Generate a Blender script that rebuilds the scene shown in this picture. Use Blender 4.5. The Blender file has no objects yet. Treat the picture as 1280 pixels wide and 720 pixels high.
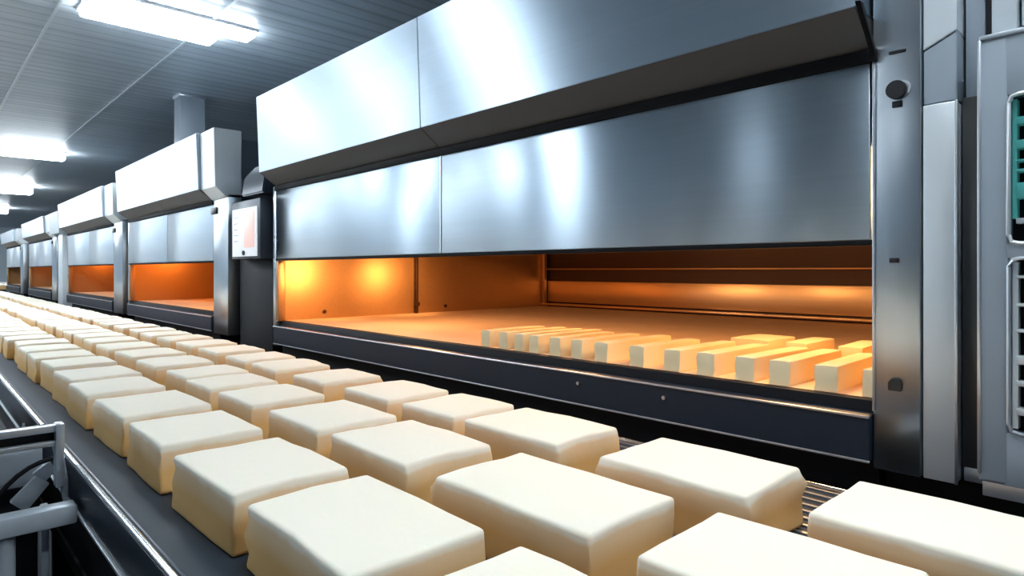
import bpy, bmesh, math, random
from mathutils import Vector, Matrix
random.seed(7)
S = bpy.context.scene
COL = S.collection
C = 1.45            # camera height; belt at 0.90
PI = math.pi

# ------------------------------------------------------------------ helpers
class MB:
    def __init__(self): self.bm = bmesh.new()
    def box(self, x0, x1, y0, y1, z0, z1, bev=0.0, seg=2):
        b = bmesh.new()
        bmesh.ops.create_cube(b, size=1.0)
        for v in b.verts:
            v.co.x = x0 + (v.co.x+.5)*(x1-x0); v.co.y = y0 + (v.co.y+.5)*(y1-y0); v.co.z = z0 + (v.co.z+.5)*(z1-z0)
        if bev > 0:
            bmesh.ops.bevel(b, geom=b.edges[:], offset=bev, segments=seg, affect='EDGES', profile=.5)
        self._add(b); return self
    def prism_y(self, pts, y0, y1, bev=0.0):
        """polygon in (x,z) extruded along y"""
        b = bmesh.new()
        a = [b.verts.new((p[0], y0, p[1])) for p in pts]
        c = [b.verts.new((p[0], y1, p[1])) for p in pts]
        n = len(pts)
        b.faces.new(a); b.faces.new(c[::-1])
        for i in range(n): b.faces.new((a[i], c[i], c[(i+1)%n], a[(i+1)%n]))
        bmesh.ops.recalc_face_normals(b, faces=b.faces)
        if bev > 0: bmesh.ops.bevel(b, geom=b.edges[:], offset=bev, segments=2, affect='EDGES')
        self._add(b); return self
    def prism_x(self, pts, x0, x1, bev=0.0):
        """polygon in (y,z) extruded along x"""
        b = bmesh.new()
        a = [b.verts.new((x0, p[0], p[1])) for p in pts]
        c = [b.verts.new((x1, p[0], p[1])) for p in pts]
        n = len(pts)
        b.faces.new(a); b.faces.new(c[::-1])
        for i in range(n): b.faces.new((a[i], c[i], c[(i+1)%n], a[(i+1)%n]))
        bmesh.ops.recalc_face_normals(b, faces=b.faces)
        if bev > 0: bmesh.ops.bevel(b, geom=b.edges[:], offset=bev, segments=2, affect='EDGES')
        self._add(b); return self
    def tube(self, p0, p1, r, seg=16, r2=None, bev=0.0):
        p0 = Vector(p0); p1 = Vector(p1); d = p1-p0
        b = bmesh.new()
        bmesh.ops.create_cone(b, cap_ends=True, segments=seg, radius1=r, radius2=r if r2 is None else r2, depth=d.length)
        if bev > 0:
            es = [e for e in b.edges if abs(e.verts[0].co.z-e.verts[1].co.z) < 1e-6]
            bmesh.ops.bevel(b, geom=es, offset=bev, segments=2, affect='EDGES')
        M = Matrix.Translation((p0+p1)/2) @ d.to_track_quat('Z', 'Y').to_matrix().to_4x4()
        b.transform(M); self._add(b); return self
    def path(self, pts, r, seg=10):
        """swept tube through points as one skin"""
        b = bmesh.new(); pts = [Vector(p) for p in pts]; rings = []
        up = Vector((0.02, 0.03, 1)).normalized()
        for i, p in enumerate(pts):
            t = (pts[min(i+1, len(pts)-1)] - pts[max(i-1, 0)]).normalized()
            s = t.cross(up)
            if s.length < .05: s = t.cross(Vector((1, 0, 0)))
            s.normalize(); u = s.cross(t)
            rings.append([b.verts.new(p + r*(math.cos(2*PI*k/seg)*s + math.sin(2*PI*k/seg)*u)) for k in range(seg)])
        for a, c in zip(rings, rings[1:]):
            for k in range(seg): b.faces.new((a[k], a[(k+1)%seg], c[(k+1)%seg], c[k]))
        b.faces.new(rings[0][::-1]); b.faces.new(rings[-1])
        bmesh.ops.recalc_face_normals(b, faces=b.faces)
        self._add(b); return self
    def _add(self, b):
        me = bpy.data.meshes.new('tmp'); b.to_mesh(me); b.free()
        self.bm.from_mesh(me); bpy.data.meshes.remove(me)
    def build(self, name, mat, parent=None, smooth=True):
        me = bpy.data.meshes.new(name); self.bm.to_mesh(me); self.bm.free()
        if smooth:
            for p in me.polygons: p.use_smooth = True
        o = bpy.data.objects.new(name, me); COL.objects.link(o)
        me.materials.append(mat)
        if smooth:
            try: me.set_sharp_from_angle(angle=math.radians(35))
            except Exception: pass
        if parent:
            o.parent = parent
            if parent.type == 'EMPTY': o.matrix_parent_inverse = Matrix.Translation(-Vector(parent.location))
        return o

def tag(o, label, cat, group=None):
    o['label'] = label; o['category'] = cat
    if group: o['group'] = group
    return o
def empty(name, loc, label, cat, group=None):
    o = bpy.data.objects.new(name, None); COL.objects.link(o); o.location = loc; o.empty_display_size = .1
    return tag(o, label, cat, group)
def struct(o): o['kind'] = 'structure'; return o

# ------------------------------------------------------------------ materials
def new_mat(name):
    m = bpy.data.materials.new(name); m.use_nodes = True
    return m, m.node_tree.nodes, m.node_tree.links, m.node_tree.nodes['Principled BSDF']
def set_in(b, **k):
    for n, v in k.items():
        n = n.replace('_', ' ')
        if n in b.inputs: b.inputs[n].default_value = v
def rgb(c): return (c[0], c[1], c[2], 1)

def plain(name, col, rough=.5, metal=0.0, noise=.0, scale=20, bump=0.0, spec=.5, coat=0.0):
    m, N, L, b = new_mat(name)
    set_in(b, Base_Color=rgb(col), Roughness=rough, Metallic=metal, Specular_IOR_Level=spec, Coat_Weight=coat)
    if noise or bump:
        tc = N.new('ShaderNodeTexCoord'); no = N.new('ShaderNodeTexNoise')
        no.inputs['Scale'].default_value = scale; no.inputs['Detail'].default_value = 4
        L.new(tc.outputs['Object'], no.inputs['Vector'])
        if noise:
            mx = N.new('ShaderNodeMix'); mx.data_type = 'RGBA'
            mx.inputs['A'].default_value = rgb([c*(1-noise) for c in col]); mx.inputs['B'].default_value = rgb([min(1, c*(1+noise)) for c in col])
            L.new(no.outputs['Fac'], mx.inputs['Factor']); L.new(mx.outputs['Result'], b.inputs['Base Color'])
        if bump:
            bp = N.new('ShaderNodeBump'); bp.inputs['Strength'].default_value = bump; bp.inputs['Distance'].default_value = .01
            L.new(no.outputs['Fac'], bp.inputs['Height']); L.new(bp.outputs['Normal'], b.inputs['Normal'])
    return m

def brushed(name, col, rough=.3, aniso=.75, streak=.06, axis='Y', metal=1.0, smudge=.08):
    """stainless sheet brushed along one horizontal direction"""
    m, N, L, b = new_mat(name)
    set_in(b, Base_Color=rgb(col), Roughness=rough, Metallic=metal, Anisotropic=aniso)
    tc = N.new('ShaderNodeTexCoord'); mp = N.new('ShaderNodeMapping')
    mp.inputs['Scale'].default_value = {'Y': (60, .6, 90), 'X': (.6, 60, 90), 'Z': (60, 60, .6)}[axis]
    L.new(tc.outputs['Object'], mp.inputs['Vector'])
    no = N.new('ShaderNodeTexNoise'); no.inputs['Scale'].default_value = 1; no.inputs['Detail'].default_value = 3
    L.new(mp.outputs['Vector'], no.inputs['Vector'])
    n2 = N.new('ShaderNodeTexNoise'); n2.inputs['Scale'].default_value = 1.7; n2.inputs['Detail'].default_value = 3
    L.new(tc.outputs['Object'], n2.inputs['Vector'])
    mx = N.new('ShaderNodeMix'); mx.data_type = 'RGBA'
    mx.inputs['A'].default_value = rgb([c*(1-streak) for c in col]); mx.inputs['B'].default_value = rgb([min(1, c*(1+streak)) for c in col])
    L.new(no.outputs['Fac'], mx.inputs['Factor']); L.new(mx.outputs['Result'], b.inputs['Base Color'])
    ma = N.new('ShaderNodeMapRange'); ma.inputs['To Min'].default_value = rough-smudge; ma.inputs['To Max'].default_value = rough+smudge
    L.new(n2.outputs['Fac'], ma.inputs['Value']); L.new(ma.outputs['Result'], b.inputs['Roughness'])
    if aniso:
        cx = N.new('ShaderNodeCombineXYZ')
        cx.inputs['X'].default_value = 1 if axis == 'Z' else 0
        cx.inputs['Y'].default_value = 1 if axis == 'Z' else 0
        cx.inputs['Z'].default_value = 0 if axis == 'Z' else 1
        L.new(cx.outputs['Vector'], b.inputs['Tangent'])
    return m

def emis(name, col, s):
    m, N, L, b = new_mat(name)
    set_in(b, Base_Color=rgb(col), Emission_Color=rgb(col), Emission_Strength=s, Roughness=.4)
    return m

STEEL = brushed('brushed stainless steel', (.44, .54, .63), .30, .97)
STEEL_HOOD = brushed('hood stainless steel', (.46, .56, .65), .33, .97)
STEEL_POST = brushed('post stainless steel', (.60, .66, .71), .30, .7, axis='Z')
STEEL_EDGE = plain('polished steel edge', (.72, .77, .82), .35, 1.0)
CAP_M = plain('bright satin hood end', (.80, .86, .90), .38, .45)
STEEL_SMALL = brushed('matte stainless shutter', (.46, .56, .65), .42, .9, smudge=.02)
STEEL_LIGHT = plain('pale satin steel', (.66, .72, .76), .42, .55)
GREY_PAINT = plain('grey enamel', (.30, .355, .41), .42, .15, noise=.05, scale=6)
DARK_LIP = plain('dark bronze sheet', (.17, .165, .16), .42, .8, noise=.05, scale=3)
BLACK_RUB = plain('black rubber seal', (.006, .007, .009), .7, spec=.15)
SILL_M = plain('dark blue steel sill', (.014, .024, .040), .42, .0, spec=.3, noise=.06, scale=5)
BLACKM = plain('black painted steel', (.006, .007, .010), .6, .0, spec=.25)
DARKSIDE = plain('dark oven casing', (.03, .04, .05), .5, .3)
NAVY = plain('navy enamel', (.035, .05, .075), .35, .3)
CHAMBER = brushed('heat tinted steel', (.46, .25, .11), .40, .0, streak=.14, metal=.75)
CHAMBER_DK = brushed('sooted steel', (.05, .022, .01), .5, .0, streak=.2, metal=.6)  # darker brown steel for the chamber rear wall, roof and small fittings
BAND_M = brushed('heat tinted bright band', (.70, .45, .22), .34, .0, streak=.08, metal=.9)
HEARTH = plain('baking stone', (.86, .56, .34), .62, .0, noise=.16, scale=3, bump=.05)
CHROME = plain('chrome rail', (.80, .84, .88), .16, 1.0)
BELT_M = plain('blue black belt rubber', (.020, .032, .048), .45, .0, spec=.3, noise=.25, scale=2.2, bump=.03)
WIRE_M = plain('belt wire', (.42, .47, .53), .3, .9)
SCREEN_M = plain('white display', (.8, .8, .82), .3)
KNOB_M = plain('black knob plastic', (.01, .01, .012), .3)
FRAME_M = plain('scuffed frame paint', (.46, .52, .58), .4, .3, noise=.25, scale=14)
GREYSTEEL = plain('worn steel bar', (.60, .66, .72), .32, .75, noise=.15, scale=20)
TEAL = emis('teal indicator', (.05, .27, .26), .12)
TEAL.node_tree.nodes['Principled BSDF'].inputs['Roughness'].default_value = .3
TUBE_L = emis('light diffuser', (.88, .95, 1.0), 27)
FLOOR_M = plain('dark factory floor', (.06, .07, .08), .35, 0, noise=.25, scale=1.2)
WALL_M = plain('pale blue wall panel', (.50, .60, .70), .5, 0)
WALL_DK = plain('dark blue wall', (.07, .095, .13), .5, 0)
WHITE_M = plain('white enamel', (.75, .78, .8), .4)

def ceiling_mat():
    m, N, L, b = new_mat('ribbed metal ceiling')
    set_in(b, Roughness=.45, Metallic=.25)
    tc = N.new('ShaderNodeTexCoord'); sp = N.new('ShaderNodeSeparateXYZ'); L.new(tc.outputs['Object'], sp.inputs[0])
    wv = N.new('ShaderNodeTexWave'); wv.wave_type = 'BANDS'; wv.bands_direction = 'Y'; wv.inputs['Scale'].default_value = 1.6
    wv.inputs['Distortion'].default_value = 0; L.new(tc.outputs['Object'], wv.inputs['Vector'])
    n = N.new('ShaderNodeTexNoise'); mp = N.new('ShaderNodeMapping'); mp.inputs['Scale'].default_value = (.12, 5, 1)
    L.new(tc.outputs['Object'], mp.inputs['Vector']); L.new(mp.outputs['Vector'], n.inputs['Vector']); n.inputs['Scale'].default_value = 1; n.inputs['Detail'].default_value = 5
    rp = N.new('ShaderNodeValToRGB'); rp.color_ramp.elements[0].position = .3; rp.color_ramp.elements[0].color = (.48, .55, .61, 1)
    rp.color_ramp.elements[1].position = .75; rp.color_ramp.elements[1].color = (.62, .69, .75, 1)
    L.new(n.outputs['Fac'], rp.inputs['Fac'])
    r2 = N.new('ShaderNodeValToRGB'); r2.color_ramp.elements[0].position = .0; r2.color_ramp.elements[0].color = (.75, .75, .75, 1)
    r2.color_ramp.elements[1].position = .22; r2.color_ramp.elements[1].color = (1, 1, 1, 1)
    L.new(wv.outputs['Fac'], r2.inputs['Fac'])
    mx = N.new('ShaderNodeMix'); mx.data_type = 'RGBA'; mx.blend_type = 'MULTIPLY'; mx.inputs['Factor'].default_value = 1
    L.new(rp.outputs['Color'], mx.inputs['A']); L.new(r2.outputs['Color'], mx.inputs['B']); L.new(mx.outputs['Result'], b.inputs['Base Color'])
    bp = N.new('ShaderNodeBump'); bp.inputs['Strength'].default_value = .25; bp.inputs['Distance'].default_value = .01
    L.new(wv.outputs['Fac'], bp.inputs['Height']); L.new(bp.outputs['Normal'], b.inputs['Normal'])
    return m
CEIL_M = ceiling_mat()

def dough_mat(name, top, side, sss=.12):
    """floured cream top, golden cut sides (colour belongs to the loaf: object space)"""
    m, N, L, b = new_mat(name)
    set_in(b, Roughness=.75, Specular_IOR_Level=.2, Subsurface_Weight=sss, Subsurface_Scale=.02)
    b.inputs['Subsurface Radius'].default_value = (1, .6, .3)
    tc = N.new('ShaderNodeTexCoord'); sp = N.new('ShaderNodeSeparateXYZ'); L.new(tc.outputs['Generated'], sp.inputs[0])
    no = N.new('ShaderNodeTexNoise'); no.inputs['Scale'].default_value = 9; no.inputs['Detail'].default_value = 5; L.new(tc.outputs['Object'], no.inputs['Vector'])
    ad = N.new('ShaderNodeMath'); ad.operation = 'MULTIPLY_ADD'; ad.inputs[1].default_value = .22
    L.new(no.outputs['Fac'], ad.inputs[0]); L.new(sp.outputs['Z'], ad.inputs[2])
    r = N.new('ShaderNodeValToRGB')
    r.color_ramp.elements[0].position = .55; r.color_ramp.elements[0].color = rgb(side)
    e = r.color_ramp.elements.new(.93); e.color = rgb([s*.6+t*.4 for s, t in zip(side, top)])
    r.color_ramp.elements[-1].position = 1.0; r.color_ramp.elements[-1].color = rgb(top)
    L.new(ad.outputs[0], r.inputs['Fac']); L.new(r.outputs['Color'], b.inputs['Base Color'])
    n2 = N.new('ShaderNodeTexNoise'); n2.inputs['Scale'].default_value = 45; L.new(tc.outputs['Object'], n2.inputs['Vector'])
    bp = N.new('ShaderNodeBump'); bp.inputs['Strength'].default_value = .15; bp.inputs['Distance'].default_value = .004
    L.new(n2.outputs['Fac'], bp.inputs['Height']); L.new(bp.outputs['Normal'], b.inputs['Normal'])
    return m
DOUGH = dough_mat('floured bread', (.89, .85, .73), (.76, .48, .19))  # bright top and shaded sides are painted into the loaf colour
DOUGH_OV = dough_mat('oven dough', (.87, .73, .46), (.87, .73, .46), .05)

# ------------------------------------------------------------------ room
YE, XW, XL, YB, H = 46.0, 7.0, -5.5, -4.0, 3.80
CZ = H+.08
struct(MB().box(XL, XW, YB, YE, -.1, 0).build('floor', FLOOR_M))
struct(MB().box(XL, XW, YB, YE, CZ, CZ+.1).build('ceiling', CEIL_M))
struct(MB().box(XW, XW+.1, YB, YE, 0, CZ).build('wall_right', WALL_DK))
struct(MB().box(XL-.1, XL, YB, YE, 0, CZ).build('wall_left', WALL_M))
struct(MB().box(XL, XW, YE, YE+.1, 0, CZ).build('wall_back', plain('light blue end wall', (.72, .84, .92), .5)))
struct(MB().box(XL, XW, YB-.1, YB, 0, CZ).build('wall_front', WALL_DK))
for i, x in enumerate((1.0, 2.14, -2.6)):
    struct(MB().box(x-.012, x+.012, YB, YE, CZ-.012, CZ).build('trim_%d' % (i+1), STEEL_LIGHT))

ADDED_WIN = emis('daylight pane', (.85, .93, 1.0), 8)  # glowing panes added on the unseen left wall, for streaks on the steel
ADDED_WIN_WEAK = emis('shaded daylight pane', (.85, .93, 1.0), 3)
for i, (a, b) in enumerate(((2.1, 2.9), (8.4, 9.9))):
    fr_ = MB()
    z0_, z1_ = (2.5, 3.4) if i == 0 else (2.1, 3.5)
    for (p, q, r_, s_) in ((a-.06, a, z0_-.06, z1_+.06), (b, b+.06, z0_-.06, z1_+.06), (a, b, z0_-.06, z0_), (a, b, z1_, z1_+.06), ((a+b)/2-.02, (a+b)/2+.02, z0_, z1_)):
        fr_.box(XL, XL+.05, p, q, r_, s_)
    w_ = struct(fr_.build('window_%d' % (i+1), WHITE_M))
    MB().box(XL+.005, XL+.015, a, b, z0_, z1_).build('pane', ADDED_WIN if i else ADDED_WIN_WEAK, w_)

def fixture(x0, x1, y, label, cat='ceiling light', drop=.03, w=.24, th=.05):
    t = empty('ceiling_light', ((x0+x1)/2, y, CZ), label, cat, 'ceiling lights of the hall')
    MB().box(x0-.02, x1+.02, y-w/2-.01, y+w/2+.01, CZ-drop, CZ-.001, .004).build('housing', WHITE_M, t)
    MB().box(x0, x1, y-w/2, y+w/2, CZ-drop-th, CZ-drop+.002, .02).build('diffuser', TUBE_L, t)
    return t
fixture(1.15, 2.30, 6.95, 'large bright rectangular ceiling light, nearest in view, above and left of the second oven')
fixture(1.25, 2.55, 6.58, 'long white ceiling light cut off by the top edge of the photo')
fixture(1.30, 2.35, 16.0, 'bright square looking ceiling light at left, second in the receding line', w=.30, th=.13)
fixture(1.6, 2.6, 23.0, 'third bright ceiling light in the receding line at far left', w=.5, th=.2)
fixture(1.8, 2.8, 31.5, 'smallest and farthest ceiling light at far left edge', w=.5, th=.2)
fixture(.2, 1.7, .35, 'ceiling light above the near end of the conveyor, out of frame')  # unseen light added to brighten the near loaves
fixture(.3, 1.5, -1.2, 'ceiling light behind the camera above the conveyor, out of frame')  # also added, unseen, for the loaf faces turned to the camera
for y in [5.4+2.1*i for i in range(19)]:
    fixture(-1.9, -.7, y, 'ceiling light over the left aisle, out of frame', w=.3)  # unseen row added to whiten the reflections on the hoods
for y in (11, 20):
    fixture(-4.2, -3.0, y, 'ceiling light along the left wall, out of frame', w=.3)  # unseen pair added for reflections on the steel fronts

# ------------------------------------------------------------------ ovens
def oven(y0, y1, split, ztop, label, post_w, big=False, xf=1.9, lamps=(), dz=0.0):
    """oven bay from y0 (near) to y1 (far); front plane at xf. post on the near side"""
    t = empty('tunnel_oven', (xf, (y0+y1)/2, 0), label, 'oven', 'row of stainless bakery ovens')
    g = .004
    zt = C+ztop; lipT = C+.683+dz; lipB = C+.597+dz; shB = C+.084
    xh = xf-.12
    segs = [(y0, split), (split, y1)]
    for a, b in segs:
        MB().prism_y([(xh-.02, zt), (xh, lipT), (xf+.2, lipT), (xf+.9, zt)], a+g/2, b-g/2, .002).build('hood_panel', STEEL_HOOD, t)
        MB().prism_y([(xh, lipT-.001), (xf, lipB), (xf+.03, lipB), (xf+.03, lipT-.001)], a+g/2, b-g/2, .0015).build('hood_lip', DARK_LIP, t)
        MB().box(xf, xf+.03, a+g, b-g, shB, lipB-.02, .003).build('shutter_panel', STEEL if big else STEEL_SMALL, t)
    MB().box(xh-.012, xh+.01, y0, y1, zt-.006, zt+.004).build('hood_edge', STEEL_EDGE, t)
    MB().box(xf-.012, xf+.04, y0-(.014 if big else 0), y1, lipB-.034, lipB+.001, .003).build('lip_seal', BLACK_RUB, t)
    if big:
        MB().prism_y([(xh-.012, lipT+.008), (xf-.012, lipB-.02), (xf-.012+.022, lipB-.02), (xh+.012, lipT+.008)], y0-.014, y0-.001, .001).build('lip_end_cap', BLACK_RUB, t)
    MB().box(xf-.002, xf+.05, split-.0038, split+.0038, shB, lipB-.03).build('joint_strip', STEEL_EDGE, t)
    MB().box(xf-.002, xf+.06, y0, y1, shB-.016, shB-.001, .002).build('shutter_seal', BLACK_RUB, t)
    # chamber
    zf = C-.36; zc = C+.34; xb = 4.70
    yl, yr = y1-.02, y0-.02
    e1 = y1+.02
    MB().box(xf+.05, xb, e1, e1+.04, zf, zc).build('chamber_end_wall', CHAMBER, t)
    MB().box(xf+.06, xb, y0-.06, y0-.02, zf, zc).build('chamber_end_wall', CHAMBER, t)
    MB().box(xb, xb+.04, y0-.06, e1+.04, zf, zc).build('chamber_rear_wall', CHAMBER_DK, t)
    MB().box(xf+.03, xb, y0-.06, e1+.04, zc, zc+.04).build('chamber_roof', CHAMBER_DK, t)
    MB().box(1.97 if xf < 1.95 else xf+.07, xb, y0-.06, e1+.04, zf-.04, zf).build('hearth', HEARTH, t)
    if big:
        for yb_ in (1.62, 1.235):
            MB().tube((xf-.018, yb_, C-.435), (xf-.026, yb_, C-.435), .007, 14).build('sill_bolt', STEEL_EDGE, t)
        MB().box(xb-.03, xb-.001, y0-.02, e1-.05, C-.312, C-.105, .004).build('rear_band', BAND_M, t)
        MB().box(xb-.08, xb-.02, y0-.02, e1, C-.345, C-.325, .006).build('rear_rail', BAND_M, t)
        MB().box(xb-.05, xb-.005, y0-.02, e1, C+.005, C+.02, .004).build('rear_rail', CHAMBER, t)
        MB().tube((2.35, y0-.02, C+.118), (2.35, e1, C+.118), .010).build('heating_pipe', BAND_M, t)
        MB().tube((3.4, y0-.02, C+.16), (3.4, e1, C+.16), .016).build('heating_pipe', CHAMBER, t)
        MB().box(3.09, 3.115, e1-.035, e1, zf, zc, .004).tube((3.10, e1-.05, zf+.08), (3.10, e1-.03, zf+.08), .02).build('wall_rib', CHAMBER_DK, t)
        MB().box(4.63, 4.67, e1-.045, e1-.005, zf, zc, .004).build('wall_rib', CHAMBER, t)
        for x in (2.28, 3.42):
            MB().tube((x, e1-.012, zf+.05), (x, e1+.002, zf+.05), .014).build('wall_bolt', CHAMBER_DK, t)
    # jamb at the far side of the opening
    MB().box(xf+.002, xf+.055, y1-.035, y1, zf, shB-.018, .003).build('jamb', CHAMBER, t)
    # sill
    MB().prism_y([(xf-.02, C-.515), (xf-.02, C-.397), (xf-.008, C-.391), (xf+.03, C-.391), (xf+.03, C-.515)], y0, y1, .002).build('sill', SILL_M, t)
    MB().box(xf-.024, xf-.016, y0, y1, C-.400, C-.392, .002).build('sill_edge', STEEL_EDGE, t)
    MB().box(xf-.022, xf-.014, y0, y1, C-.520, C-.513, .001).build('lower_sill_edge', GREYSTEEL, t)
    MB().box(xf+.03, xf+.072, y0, y1, C-.52, C-.358, .003).build('inner_sill', BLACKM, t)
    # casing
    MB().box(xf+.06, xb+.1, y0, y1+.02, 0, C-.53).build('plinth', BLACKM, t)
    MB().prism_y([(xf+.04, C+.36), (xf+.2, lipT), (xf+.9, zt-.01), (xb+.2, zt-.01), (xb+.2, C-.5), (xb+.06, C-.5), (xb+.06, C+.385), (xf+.04, C+.385)], y0, y1, 0).build('casing', DARKSIDE, t)
    # near post
    p0 = y0-post_w
    if big:
        p = MB().box(xf, xf+.12, p0, y0-.003, C-.535, C+1.6, .004).build('end_post', STEEL_POST, t)
        MB().box(xf-.004, xf+.02, y0-.009, y0-.002, C-.38, C+.57, .001).build('post_trim', STEEL_EDGE, p)
        yk = y0-.062; zk = C+.475
        def disc(y, z, r, d, mat, name, x=xf): return MB().tube((x+.002, y, z), (x-d, y, z), r, 28, bev=.002).build(name, mat, p)
        disc(yk, zk, .024, .018, KNOB_M, 'knob')
        disc(yk-.012, zk+.003, .021, .006, STEEL_EDGE, 'knob_bezel')
        MB().box(xf-.006, xf+.002, yk-.012, yk+.012, zk-.045, zk-.028, .002).build('knob_latch', KNOB_M, p)
        MB().box(xf-.004, xf+.001, yk-.02, yk+.02, C+.573, C+.581, .001).build('slot_mark', KNOB_M, p)
        MB().box(xf-.007, xf+.001, yk-.004, yk+.018, C+.020, C+.033, .002).build('latch_bolt', KNOB_M, p)
        MB().prism_x([(yk+.02, C-.318), (yk+.02, C-.296), (yk+.012, C-.286), (yk-.006, C-.286), (yk-.014, C-.296), (yk-.012, C-.318)], xf-.012, xf+.001, .002).build('hook_hole_cover', KNOB_M, p)
    else:
        p = MB().box(xf, xf+.11, p0, y0-.003, C-.535, lipB+.03, .004).build('end_post', STEEL_POST, t)
        MB().prism_y([(xf-.11, zt), (xf-.10, lipT), (xf-.01, lipB), (xf+.11, lipB), (xf+.11, zt)], p0, y0-.003, .004).build('post_cap', CAP_M, t)
        MB().box(xf-.012, xf+.001, y0-.10, y0+.03, C+.48, C+.535, .003).build('corner_latch', KNOB_M, p)
    # far post
    MB().box(xf+.001, xf+.06, y1+.003, y1+.05, C-.535, lipB, .004).build('far_post', STEEL_POST, t)
    return t

def lamp(loc, power, size=.1, col=(1, .42, .10), target=None, spot=None):
    ld = bpy.data.lights.new('heater_lamp', 'SPOT' if spot else 'POINT')
    ld.energy = power; ld.color = col; ld.shadow_soft_size = size
    o = bpy.data.objects.new('heater_lamp', ld); COL.objects.link(o); o.location = loc
    if spot:
        ld.spot_size = math.radians(spot); ld.spot_blend = .9
        o.rotation_euler = (Vector(target)-Vector(loc)).to_track_quat('-Z', 'Y').to_euler()
    return o

oven(.593, 4.46, 2.525, 1.205, 'largest nearest stainless oven with open glowing mouth and dough loaves on its hearth', .115, big=True)
oven(5.74, 8.62, 7.08, 1.155, 'second stainless oven, with empty orange lit mouth and two small shutters', .34)
oven(9.40, 12.6, 10.9, 1.06, 'third oven along the row, small orange mouth under white hood', .46)
oven(14.2, 17.2, 15.8, .98, 'fourth oven, tiny and blurred near the left edge of the row', .5)
oven(18.7, 21.5, 20.1, .95, 'farthest oven, a sliver at the left end of the row', .5)

O = (1, .43, .09)
lamp((2.28, 3.95, C-.02), 13, .1, (1, .50, .17), (2.28, 4.6, C-.19), 100)
lamp((2.98, 3.95, C-.02), 13, .1, (1, .50, .17), (2.98, 4.6, C-.19), 100)
lamp((2.35, 3.5, C+.24), 19, .1, (1, .54, .24))
lamp((2.45, 2.2, C+.24), 12, .1, (1, .54, .24))
lamp((2.4, .95, C+.24), 18, .1, (1, .58, .24))
lamp((4.1, 1.0, C-.02), 9, .05, (1, .58, .2), (4.68, .9, C-.22), 110)
lamp((2.5, 6.1, C+.2), 16, .1, (1, .36, .05)); lamp((2.5, 8.0, C+.2), 8, .1, (1, .33, .06))
lamp((2.5, 9.9, C+.2), 5, .1, (1, .33, .06)); lamp((2.5, 12, C+.2), 5, .1, (1, .33, .06))
lamp((2.5, 15, C+.2), 4, .1, (1, .33, .06))

# mouldings and uprights between the far ovens
def upright(x0, x1, y0, y1, z1, mat, label, z0=0):
    return tag(MB().box(x0, x1, y0, y1, z0, z1, .006).build('steel_upright', mat), label, 'upright')
upright(1.86, 2.2, 12.85, 13.25, C+.62, STEEL_LIGHT, 'pale upright column between the third and fourth ovens, wide one')
upright(1.90, 2.2, 13.35, 13.62, C+.60, DARKSIDE, 'dark narrow upright beside the pale column of the fourth oven')
tag(MB().prism_y([(1.78, C+.98), (1.80, C+.62), (2.3, C+.62), (2.3, C+.98)], 12.75, 13.7, .005).build('duct_box', STEEL_LIGHT), 'pale steel box joining the hoods of the third and fourth ovens', 'duct box')
# exhaust duct
d = empty('exhaust_duct', (2.85, 9.6, C+1.07), 'square grey exhaust duct rising to the ceiling behind the second oven hood', 'duct')
MB().box(2.70, 3.02, 9.46, 9.74, C+1.062, CZ-.002, .004).build('duct_shaft', GREY_PAINT, d)
MB().box(2.685, 3.035, 9.445, 9.755, CZ-.04, CZ-.001, .004).build('duct_collar', STEEL_EDGE, d)

# display cabinet between oven 1 and 2
k = empty('display_cabinet', (1.9, 4.9, 0), 'dark navy control cabinet with a lit white display left of the largest oven', 'cabinet')
MB().box(1.96, 2.4, 4.66, 5.30, 0, C+.10, .006).build('lower_cabinet', BLACKM, k)
MB().box(1.85, 2.3, 4.62, 5.18, C+.085, C+.53, .01).build('display_housing', NAVY, k)
sc = MB().box(1.842, 1.852, 4.66, 5.14, C+.105, C+.47, .004).build('display', emis('display glow', (.80, .84, .90), .25), k)
MB().box(1.839, 1.843, 4.70, 4.90, C+.17, C+.44, .001).build('display_field', emis('display warm field', (.95, .62, .56), .25), sc)
MB().tube((1.845, 4.90, C+.132), (1.832, 4.90, C+.132), .018, 20).build('display_button', KNOB_M, sc)
for i in range(5):
    MB().box(1.839, 1.843, 5.02, 5.10, C+.22+i*.045, C+.225+i*.045).build('display_text_line', GREY_PAINT, sc)
for i in range(4):
    MB().box(1.95, 2.03, 4.617, 4.622, C+.28+i*.03, C+.288+i*.03).build('side_vent_slot', BLACKM, k)
# dark rounded motor cover above the display cabinet
tag(MB().prism_y([(1.84, C+.56), (1.86, C+.70), (1.95, C+.80), (2.1, C+.82), (2.2, C+.56)], 4.55, 4.95, .01).build('motor_cover', NAVY), 'dark rounded cover above the display cabinet beside the hood', 'cover')

# ------------------------------------------------------------------ right hand side panels
f = empty('filler_column', (1.9, .43, 0), 'pale vertical steel filler strip right of the oven end post', 'column')
MB().box(1.905, 2.0, .402, .474, C-.535, C+.425, .003).build('lower_strip', STEEL_LIGHT, f)
MB().prism_x([(.402, C+.428), (.474, C+.428), (.474, C+.565), (.402, C+.60)], 1.912, 2.0, .002).build('middle_plate', GREY_PAINT, f)  # separate dark piece stands for a dark reflection on the pale strip
MB().prism_x([(.402, C+.604), (.474, C+.569), (.474, C+1.6), (.402, C+1.6)], 1.910, 2.0, .002).build('upper_strip', STEEL_LIGHT, f)
MB().box(1.90, 1.912, .398, .4045, C-.535, C+.425, .001).build('strip_edge', STEEL_EDGE, f)
g_ = empty('recessed_column', (1.95, .37, 0), 'dark bronze recessed column between the pale strip and grey switch cabinet', 'column')
MB().box(1.955, 2.1, .30, .400, C-.50, C+.44, .003).build('dark_panel', plain('dark bronze panel', (.10, .10, .10), .33, .8), g_)
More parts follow.
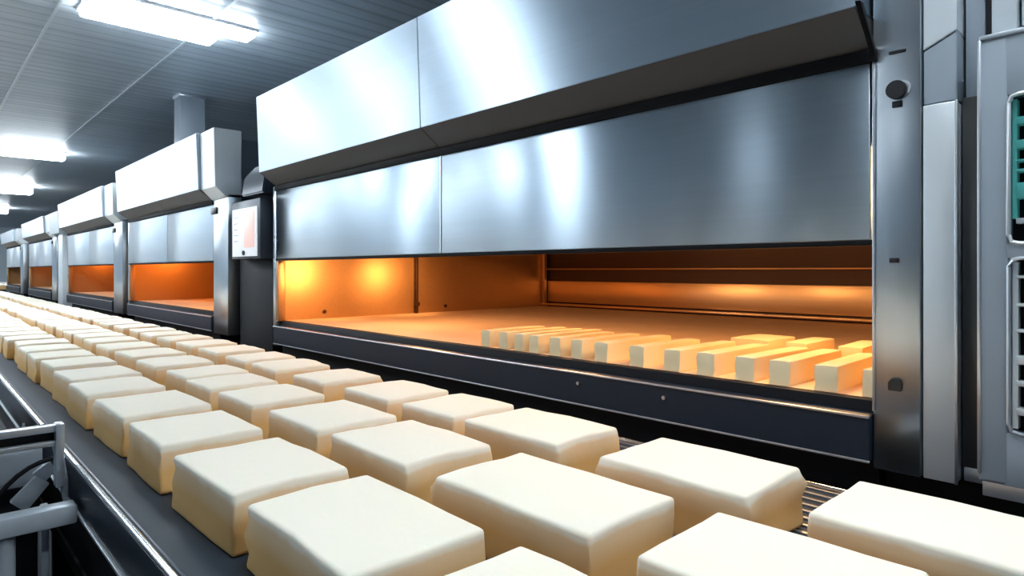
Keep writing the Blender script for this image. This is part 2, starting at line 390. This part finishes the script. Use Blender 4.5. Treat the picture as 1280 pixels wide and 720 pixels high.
MB().box(1.955, 2.1, .30, .396, C-.535, C-.50, .002).build('foot_panel', GREYSTEEL, g_)
MB().box(1.975, 2.1, .355, .396, C+.44, C+1.6, .002).build('upper_panel', GREY_PAINT, g_)
MB().box(1.985, 2.1, .34, .355, C+.44, C+1.6).build('cable_slot', BLACKM, g_)
MB().box(1.96, 2.1, .29, .34, C+.44, C+1.6, .004).build('upper_edge_strip', STEEL_LIGHT, g_)

k2 = empty('switch_cabinet', (1.85, 0, 0), 'grey switch cabinet at the right edge with teal and black louvred windows', 'cabinet')
yR = -.55; yWl = .288; yWr = -.42
z_op = [(C+.062, C+.405), (C-.375, C+.028)]
# cabinet front with two rounded windows: stiles and rails as one casing
front = MB()
front.box(1.85, 2.4, yWl, .347, C-.50, C+.545, .008, 3)
front.box(1.851, 2.4, yR, yWr, C-.50, C+.545)
front.box(1.851, 2.4, yWr, yWl+.01, C+.405, C+.543, .003)
front.box(1.851, 2.4, yWr, yWl+.01, C+.028, C+.062, .003)
front.box(1.851, 2.4, yWr, yWl+.01, C-.50, C-.375, .003)
front.build('casing', GREY_PAINT, k2)
MB().box(1.844, 2.4, yR, .345, C+.543, C+.555, .005).build('top_edge', STEEL_EDGE, k2)
MB().box(1.846, 1.853, .340, .348, C-.48, C+.545, .002).build('side_edge', STEEL_EDGE, k2)
MB().box(1.86, 2.4, yR, .34, C-.535, C-.50, .002).build('cabinet_foot', GREYSTEEL, k2)
for wi, (zb, zt) in enumerate(z_op):
    fr = MB()
    r = .005
    fr.path([(1.848, yWr, zt), (1.848, yWl-.02, zt), (1.848, yWl-.006, zt-.004), (1.848, yWl, zt-.02), (1.848, yWl, zb+.02), (1.848, yWl-.006, zb+.004), (1.848, yWl-.02, zb), (1.848, yWr, zb)], r, 8)
    w = fr.build('louvre_window', STEEL_LIGHT if wi == 0 else GREYSTEEL, k2)
    MB().box(1.90, 1.905, yWr, yWl, zb, zt).build('window_back', BLACKM, w)
def zrow(py, px=1262):
    X = 1.855; t = (px-640)/800; Y = X*(.7275-.6862*t)/(.6862+.7275*t); fw = .6862*X+.7275*Y
    return C-(py-338)*fw/800
up = [(127, 147), (157, 176), (187, 200), (203, 212), (216, 229), (249, 273), (280, 303)]
lo = [(326, 344), (348, 379), (383, 411), (415, 444), (455, 475), (482, 509), (518, 533)]
def bars(rows, lims, w):
    for i in range(len(rows)+1):
        a = rows[i-1][1] if i else None; b = rows[i][0] if i < len(rows) else None
        if a is None or b is None: continue
        teal = (w == 0 and i < 6)
        MB().box(1.856, 1.885, yWr, yWl-.012, zrow(b), zrow(a), .002).build('teal_slat' if teal else 'grey_slat', TEAL if teal else STEEL_LIGHT if w else GREYSTEEL, k2)
bars(up, z_op[0], 0); bars(lo, z_op[1], 1)
for i, r_ in enumerate(up[:5]):
    zc_ = (zrow(r_[0])+zrow(r_[1]))/2
    MB().box(1.862, 1.872, .12, .245, zc_-.003, zc_+.003, .001).build('teal_indicator', TEAL, k2)
MB().box(1.858, 1.888, yWl-.014, yWl-.005, C+.12, C+.395).build('teal_stile', TEAL, k2)
MB().box(1.858, 1.888, yWl-.016, yWl-.005, C-.365, C+.02).build('grey_stile', STEEL_LIGHT, k2)

u = empty('upper_duct', (2.0, 0, C+1), 'beige grey steel duct above the switch cabinet in the top right corner', 'duct')
MB().box(1.99, 2.5, -.6, .285, C+.60, C+1.6, .01).build('duct_body', plain('beige grey sheet', (.36, .36, .36), .35, .6), u)
MB().box(1.985, 2.0, .262, .284, C+.60, C+1.6, .003).build('duct_corner', STEEL_LIGHT, u)

# dark plinth for right hand units
tag(MB().box(1.99, 2.6, -1.2, .585, 0, C-.54).build('cabinet_plinth', BLACKM), 'black plinth under the end post and switch cabinet', 'plinth')
# black trough added to keep the shaded gap between conveyor and ovens dark
ct = empty('cable_trough', (1.8, 6, 0), 'black cable trough running between the conveyor rail and the oven sills', 'trough')
MB().prism_y([(1.70, .2), (1.70, C-.60), (1.72, C-.60), (1.74, C-.66), (1.855, C-.66), (1.855, .2)], -1.5, 21.9, 0).build('trough_body', BLACKM, ct)
MB().box(1.77, 1.85, 2.18, 2.29, C-.66, C-.585, .004).build('grey_connector', plain('grey plastic', (.07, .08, .09), .5), ct)
MB().box(1.77, 1.85, 1.18, 1.32, C-.66, C-.60, .004).build('grey_clip', plain('dark grey plastic', (.04, .045, .05), .5), ct)

# ------------------------------------------------------------------ conveyor
BZ = C-.55
cv = empty('bread_conveyor', (1.0, 8, 0), 'long dark belt conveyor with chrome rail carrying three rows of bread', 'conveyor')
Y0, Y1 = -1.6, 19.5
MB().box(.345, 1.655, Y0, Y1, BZ-.03, BZ, .004).build('belt', BELT_M, cv)
wm = MB()
yy = 0
for i in range(15):
    x = 1.06+i*.042
    wm.box(x, x+.010, Y0, Y1, BZ, BZ+.004)
for i in range(4):
    x = .722+i*.017
    wm.box(x, x+.006, Y0, Y1, BZ, BZ+.003)
wm.build('belt_wires', WIRE_M, cv)
MB().box(.318, .334, Y0, Y1, BZ-.07, BZ+.03, .003).build('side_plate', SILL_M, cv)
MB().box(.312, .330, Y0, Y1, BZ-.078, BZ-.070, .002).build('plate_flange', GREYSTEEL, cv)
MB().box(.345, .360, Y0, Y1, BZ-.27, BZ-.04, .002).build('bed_side', BLACKM, cv)
MB().tube((.326, Y0, BZ+.032), (.326, Y1, BZ+.032), .0075, 12).build('side_rail', CHROME, cv)
MB().box(.342, .350, Y0, Y1, BZ-.01, BZ+.022, .002).build('inner_guide', NAVY, cv)
MB().box(1.66, 1.68, Y0, Y1, BZ-.27, BZ+.004, .003).build('side_plate', BLACKM, cv)
MB().tube((1.668, Y0, BZ+.006), (1.668, Y1, BZ+.006), .0075, 12).build('side_rail', CHROME, cv)
MB().box(.338, 1.66, Y0, Y1, BZ-.30, BZ-.26).build('bed_plate', BLACKM, cv)
for y in (-1.2, 2.6, 6.4, 10.2, 14, 18.6):
    for x in (.38, 1.58):
        MB().box(x-.03, x+.03, y-.03, y+.03, 0, BZ-.26, .004).build('leg', BLACKM, cv)
for y in [1.0+i*2.0 for i in range(9)]:
    MB().tube((.318, y, BZ-.03), (.311, y, BZ-.03), .008, 14).build('rail_bolt', GREYSTEEL, cv)

# second conveyor crossing beyond the end of the first
c2 = empty('cross_conveyor', (1.6, 25, 0), 'far conveyor curving behind the end of the main belt at the left edge', 'conveyor')
MB().box(.2, 3.0, 22.0, 28.0, BZ-.03, BZ+.03, .004).build('belt', BELT_M, c2)
MB().box(.15, .2, 21.95, 28.05, BZ-.25, BZ+.05, .004).build('side_plate', SILL_M, c2)
for x in (.3, 2.9):
    for y in (22.3, 27.7):
        MB().box(x-.04, x+.04, y-.04, y+.04, 0, BZ-.02, .004).build('leg', BLACKM, c2)

# ------------------------------------------------------------------ loaves on the belt
def soft_block(name, L, W, Hh, seed, mat, rnd=.02, jt=1.0):
    rs = random.Random(seed)
    b = bmesh.new(); bmesh.ops.create_cube(b, size=1.0)
    bmesh.ops.subdivide_edges(b, edges=b.edges[:], cuts=3, use_grid_fill=True)
    for v in b.verts:
        x, y, z = v.co.x*2, v.co.y*2, v.co.z*2
        sag = .03*(x*x*y*y)          # corners drop a little
        v.co = Vector((x*W/2*(1-.02*(z > .9)+.012*(z < -.9)), y*L/2*(1-.02*(z > .9)+.012*(z < -.9)), Hh/2 + z*Hh/2*(1-(sag if z > .9 else 0))))
        if abs(x) > .9: v.co.x += rs.uniform(-.0022, .0022)*jt
        if abs(y) > .9: v.co.y += rs.uniform(-.003, .003)*jt
        if z > .9: v.co.z += rs.uniform(-.002, .002)*jt
    me = bpy.data.meshes.new(name)
    bmesh.ops.bevel(b, geom=[e for e in b.edges if e.calc_face_angle(0) > .9], offset=rnd*.45, segments=3, affect='EDGES', profile=.6)
    b.to_mesh(me); b.free(); me.materials.append(mat)
    for p in me.polygons: p.use_smooth = True
    return me
WL, HL = .255, .123
variants = {}
def loaf_mesh(L, i):
    key = (round(L/.03), i % 3)
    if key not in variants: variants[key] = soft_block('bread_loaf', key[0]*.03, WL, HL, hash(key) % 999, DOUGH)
    return variants[key]
ORD = ['nearest', 'second', 'third', 'fourth', 'fifth', 'sixth', 'seventh', 'eighth', 'ninth', 'tenth', 'eleventh', 'twelfth', 'thirteenth', 'fourteenth', 'fifteenth', 'sixteenth']
rows = [
    ('left row beside the chrome rail', .578, [(.36, .73), (.80, 1.19), (1.25, 1.62), (1.72, 2.05), (2.14, 2.50), (2.60, 2.92), (3.00, 3.32)]),
    ('middle row', .92, [(.24, .58), (.66, 1.08), (1.17, 1.54), (1.60, 1.92), (2.03, 2.34), (2.42, 2.68), (2.74, 3.00)]),
    ('right row nearest the ovens', 1.275, [(.14, .46), (.57, .93), (1.06, 1.42), (1.46, 1.74), (1.80, 2.10), (2.24, 2.52), (2.66, 2.96), (3.03, 3.30)]),
]
for ri, (rn, xc, near) in enumerate(rows):
    sp = list(near); y = near[-1][1]+.13
    while y < 18.9:
        L = random.uniform(.28, .33); sp.append((y, y+L)); y += L+random.uniform(.07, .12)
    # which is the nearest one the frame shows
    for i, (a, b) in enumerate(sp):
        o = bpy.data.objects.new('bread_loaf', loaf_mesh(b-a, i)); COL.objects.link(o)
        jit = 1.0 if i > 4 else .5
        o.location = (xc+random.uniform(-.012, .012)*jit, (a+b)/2, BZ+.0042 if ri == 2 else BZ+.0032 if ri == 1 else BZ+.001)
        o.rotation_euler = (0, 0, random.uniform(-.05, .05)*jit)
        gname = 'bread loaves on the conveyor, ' + rn
        if i < 16: lb = 'pale floured bread block, %s from the camera in the %s' % (ORD[i], rn) if i else 'pale floured bread block nearest the camera in the %s' % rn
        elif i < 28: lb = 'small pale bread block in the distant part of the %s' % rn
        else: lb = 'tiny pale bread block at the far end of the %s' % rn
        if i >= 28: gname += ', far end'
        elif i >= 16: gname += ', distant part'
        tag(o, lb, 'bread loaf', gname)
i = 0
for r_ in range(8):
    for q in range(7):
        o = bpy.data.objects.new('bread_loaf', loaf_mesh(.27, q)); COL.objects.link(o)
        o.location = (.5+q*.36, 22.4+r_*.7, BZ+.031); o.rotation_euler = (0, 0, random.uniform(-.1, .1)+PI/2)
        tag(o, 'tiny pale bread block on the far cross conveyor at the left edge', 'bread loaf', 'bread loaves on the far cross conveyor')

# ------------------------------------------------------------------ dough loaves in the oven
ys = [.46, .615, .75, .885, .995, 1.14, 1.275, 1.42, 1.59, 1.72, 1.845, 1.965, 2.06, 2.165, 2.285]
OZ = C-.36
for i, y in enumerate(ys):
    L = random.uniform(.36, .44); W = .066 if i < 9 else .058
    me = soft_block('dough_loaf', W, L, .077, 50+i, DOUGH_OV, .006, .3)
    o = bpy.data.objects.new('dough_loaf', me); COL.objects.link(o)
    o.location = (1.985+L/2, y, OZ); o.rotation_euler = (0, 0, random.uniform(-.03, .03))
    tag(o, 'slim pale dough loaf in the largest oven, %s from the right in front row' % ORD[i] if i else 'slim pale dough loaf in the largest oven, rightmost of the front row', 'dough loaf', 'dough loaves along the front of the hearth')
back = [(.72, .30, .07), (.87, .30, .085), (1.06, .28, .085), (1.25, .24, .17)]
bn = ['rightmost dough loaf in the back row on the oven hearth', 'second dough loaf from the right in the oven back row', 'third dough loaf from the right in the oven back row', 'wide leftmost dough loaf lying in the oven back row']
for i, (y, L, W) in enumerate(back):
    me = soft_block('dough_loaf', W, L, .077, 80+i, DOUGH_OV, .006, .3)
    o = bpy.data.objects.new('dough_loaf', me); COL.objects.link(o)
    o.location = (2.53+L/2, y, OZ); o.rotation_euler = (0, 0, random.uniform(-.06, .06))
    tag(o, bn[i], 'dough loaf', 'dough loaves in the back row of the hearth')

# ------------------------------------------------------------------ frame at bottom left
def P(px, py, X):
    """point on plane X"""
    t = (px-640)/800; Y = X*(.7275-.6862*t)/(.6862+.7275*t); fw = .6862*X+.7275*Y
    return Vector((X, Y, C-(py-338)*fw/800))
def Q(px, py, Y):
    t = (px-640)/800; X = Y*(.6862+.7275*t)/(.7275-.6862*t); fw = .6862*X+.7275*Y
    return (X, C-(py-338)*fw/800)
fr = empty('support_frame', (.1, 2.1, 0), 'grey steel support frame with a curved hose at the lower left of the conveyor', 'frame')
MB().box(-.9, .305, 2.10, 2.125, C-.436, C-.417, .003).build('top_bar', GREYSTEEL, fr)
MB().box(-.9, .300, 2.10, 2.12, C-.474, C-.460, .003).build('second_bar', GREYSTEEL, fr)
MB().box(-.9, .300, 2.13, 2.18, C-.47, C-.425, .003).build('dark_channel', BLACKM, fr)
MB().box(.288, .308, 2.09, 2.13, C-.585, C-.414, .003).build('upright_post', GREYSTEEL, fr)
MB().prism_y([Q(64, 552, 2.11), Q(76, 552, 2.11), Q(92, 634, 2.11), Q(80, 634, 2.11)], 2.105, 2.115, .001).build('gusset_plate', FRAME_M, fr)
MB().box(-.9, .285, 2.30, 2.31, C-.62, C-.47, .002).build('rear_sheet', FRAME_M, fr)
MB().box(-.9, .308, 1.91, 1.965, C-.632, C-.585, .005).build('lower_beam', FRAME_M, fr)
MB().prism_y([Q(12, 628, 2.16), Q(44, 596, 2.16), Q(62, 604, 2.16), Q(32, 640, 2.16)], 2.155, 2.175, .002).build('slanted_plate', GREYSTEEL, fr)
MB().prism_y([Q(40, 592, 2.2), Q(62, 576, 2.2), Q(70, 586, 2.2), Q(52, 606, 2.2)], 2.19, 2.21, .002).build('slanted_plate', GREYSTEEL, fr)
arc = []
for px, py in ((-60, 690), (-30, 650), (0, 617), (10, 606), (22, 595), (36, 585), (50, 578), (66, 573)):
    a = Q(px, py, 2.08); arc.append((a[0], 2.08, a[1]))
MB().path(arc, .006, 10).build('curved_hose', BLACK_RUB, fr)
MB().tube((.168, 1.94, 0), (.168, 1.94, C-.632), .020, 18).build('leg', FRAME_M, fr)
MB().box(.245, .262, 2.0, 2.03, 0, C-.60, .003).build('leg', FRAME_M, fr)
MB().tube((.06, 1.72, C-.74), (.29, 1.72, C-.735), .016, 16).build('cross_tube', FRAME_M, fr)
MB().box(.02, .06, 1.70, 1.74, 0, C-.72, .003).build('leg', FRAME_M, fr)
MB().box(-.9, .28, 2.34, 2.42, .05, C-.63, .01).build('rear_box', BLACKM, fr)

# motor and pipes farther behind the frame
mt = empty('drive_motor', (.1, 2.8, 0), 'dark drive motor with pipes left of the conveyor behind the support frame', 'motor')
MB().tube((.12, 2.75, C-.50), (.12, 3.25, C-.50), .09, 24, bev=.01).build('motor_body', NAVY, mt)
MB().tube((.12, 2.72, C-.50), (.12, 2.76, C-.50), .065, 24, bev=.008).build('motor_cap', FRAME_M, mt)
for i in range(7):
    MB().box(.02, .22, 2.82+i*.05, 2.835+i*.05, C-.60, C-.40, .004).build('cooling_fin', NAVY, mt)
MB().path([(-.2, 2.60, C-.52), (-.02, 2.66, C-.44), (.1, 2.70, C-.46), (.2, 2.78, C-.54), (.24, 3.0, C-.6)], .012).build('pipe', GREYSTEEL, mt)
MB().box(-.3, .28, 2.5, 3.6, 0, C-.61, .01).build('motor_base', BLACKM, mt)

# ------------------------------------------------------------------ camera & render look
cam = bpy.data.cameras.new('camera'); co = bpy.data.objects.new('camera', cam); COL.objects.link(co)
co.location = (0, 0, C); co.rotation_euler = (PI/2, 0, -math.atan2(.6862, .7275))
cam.sensor_width = 36; cam.lens = 22.5; cam.shift_y = -22/1280; cam.clip_start = .02; cam.clip_end = 200
S.camera = co
w = bpy.data.worlds.new('world'); S.world = w; w.use_nodes = True
w.node_tree.nodes['Background'].inputs['Color'].default_value = (.5, .6, .7, 1)
w.node_tree.nodes['Background'].inputs['Strength'].default_value = .3
S.view_settings.view_transform = 'Standard'; S.view_settings.look = 'None'
S.view_settings.gamma = 1; S.view_settings.use_curve_mapping = False
S.view_settings.exposure = 0.7
S.cycles.max_bounces = 8
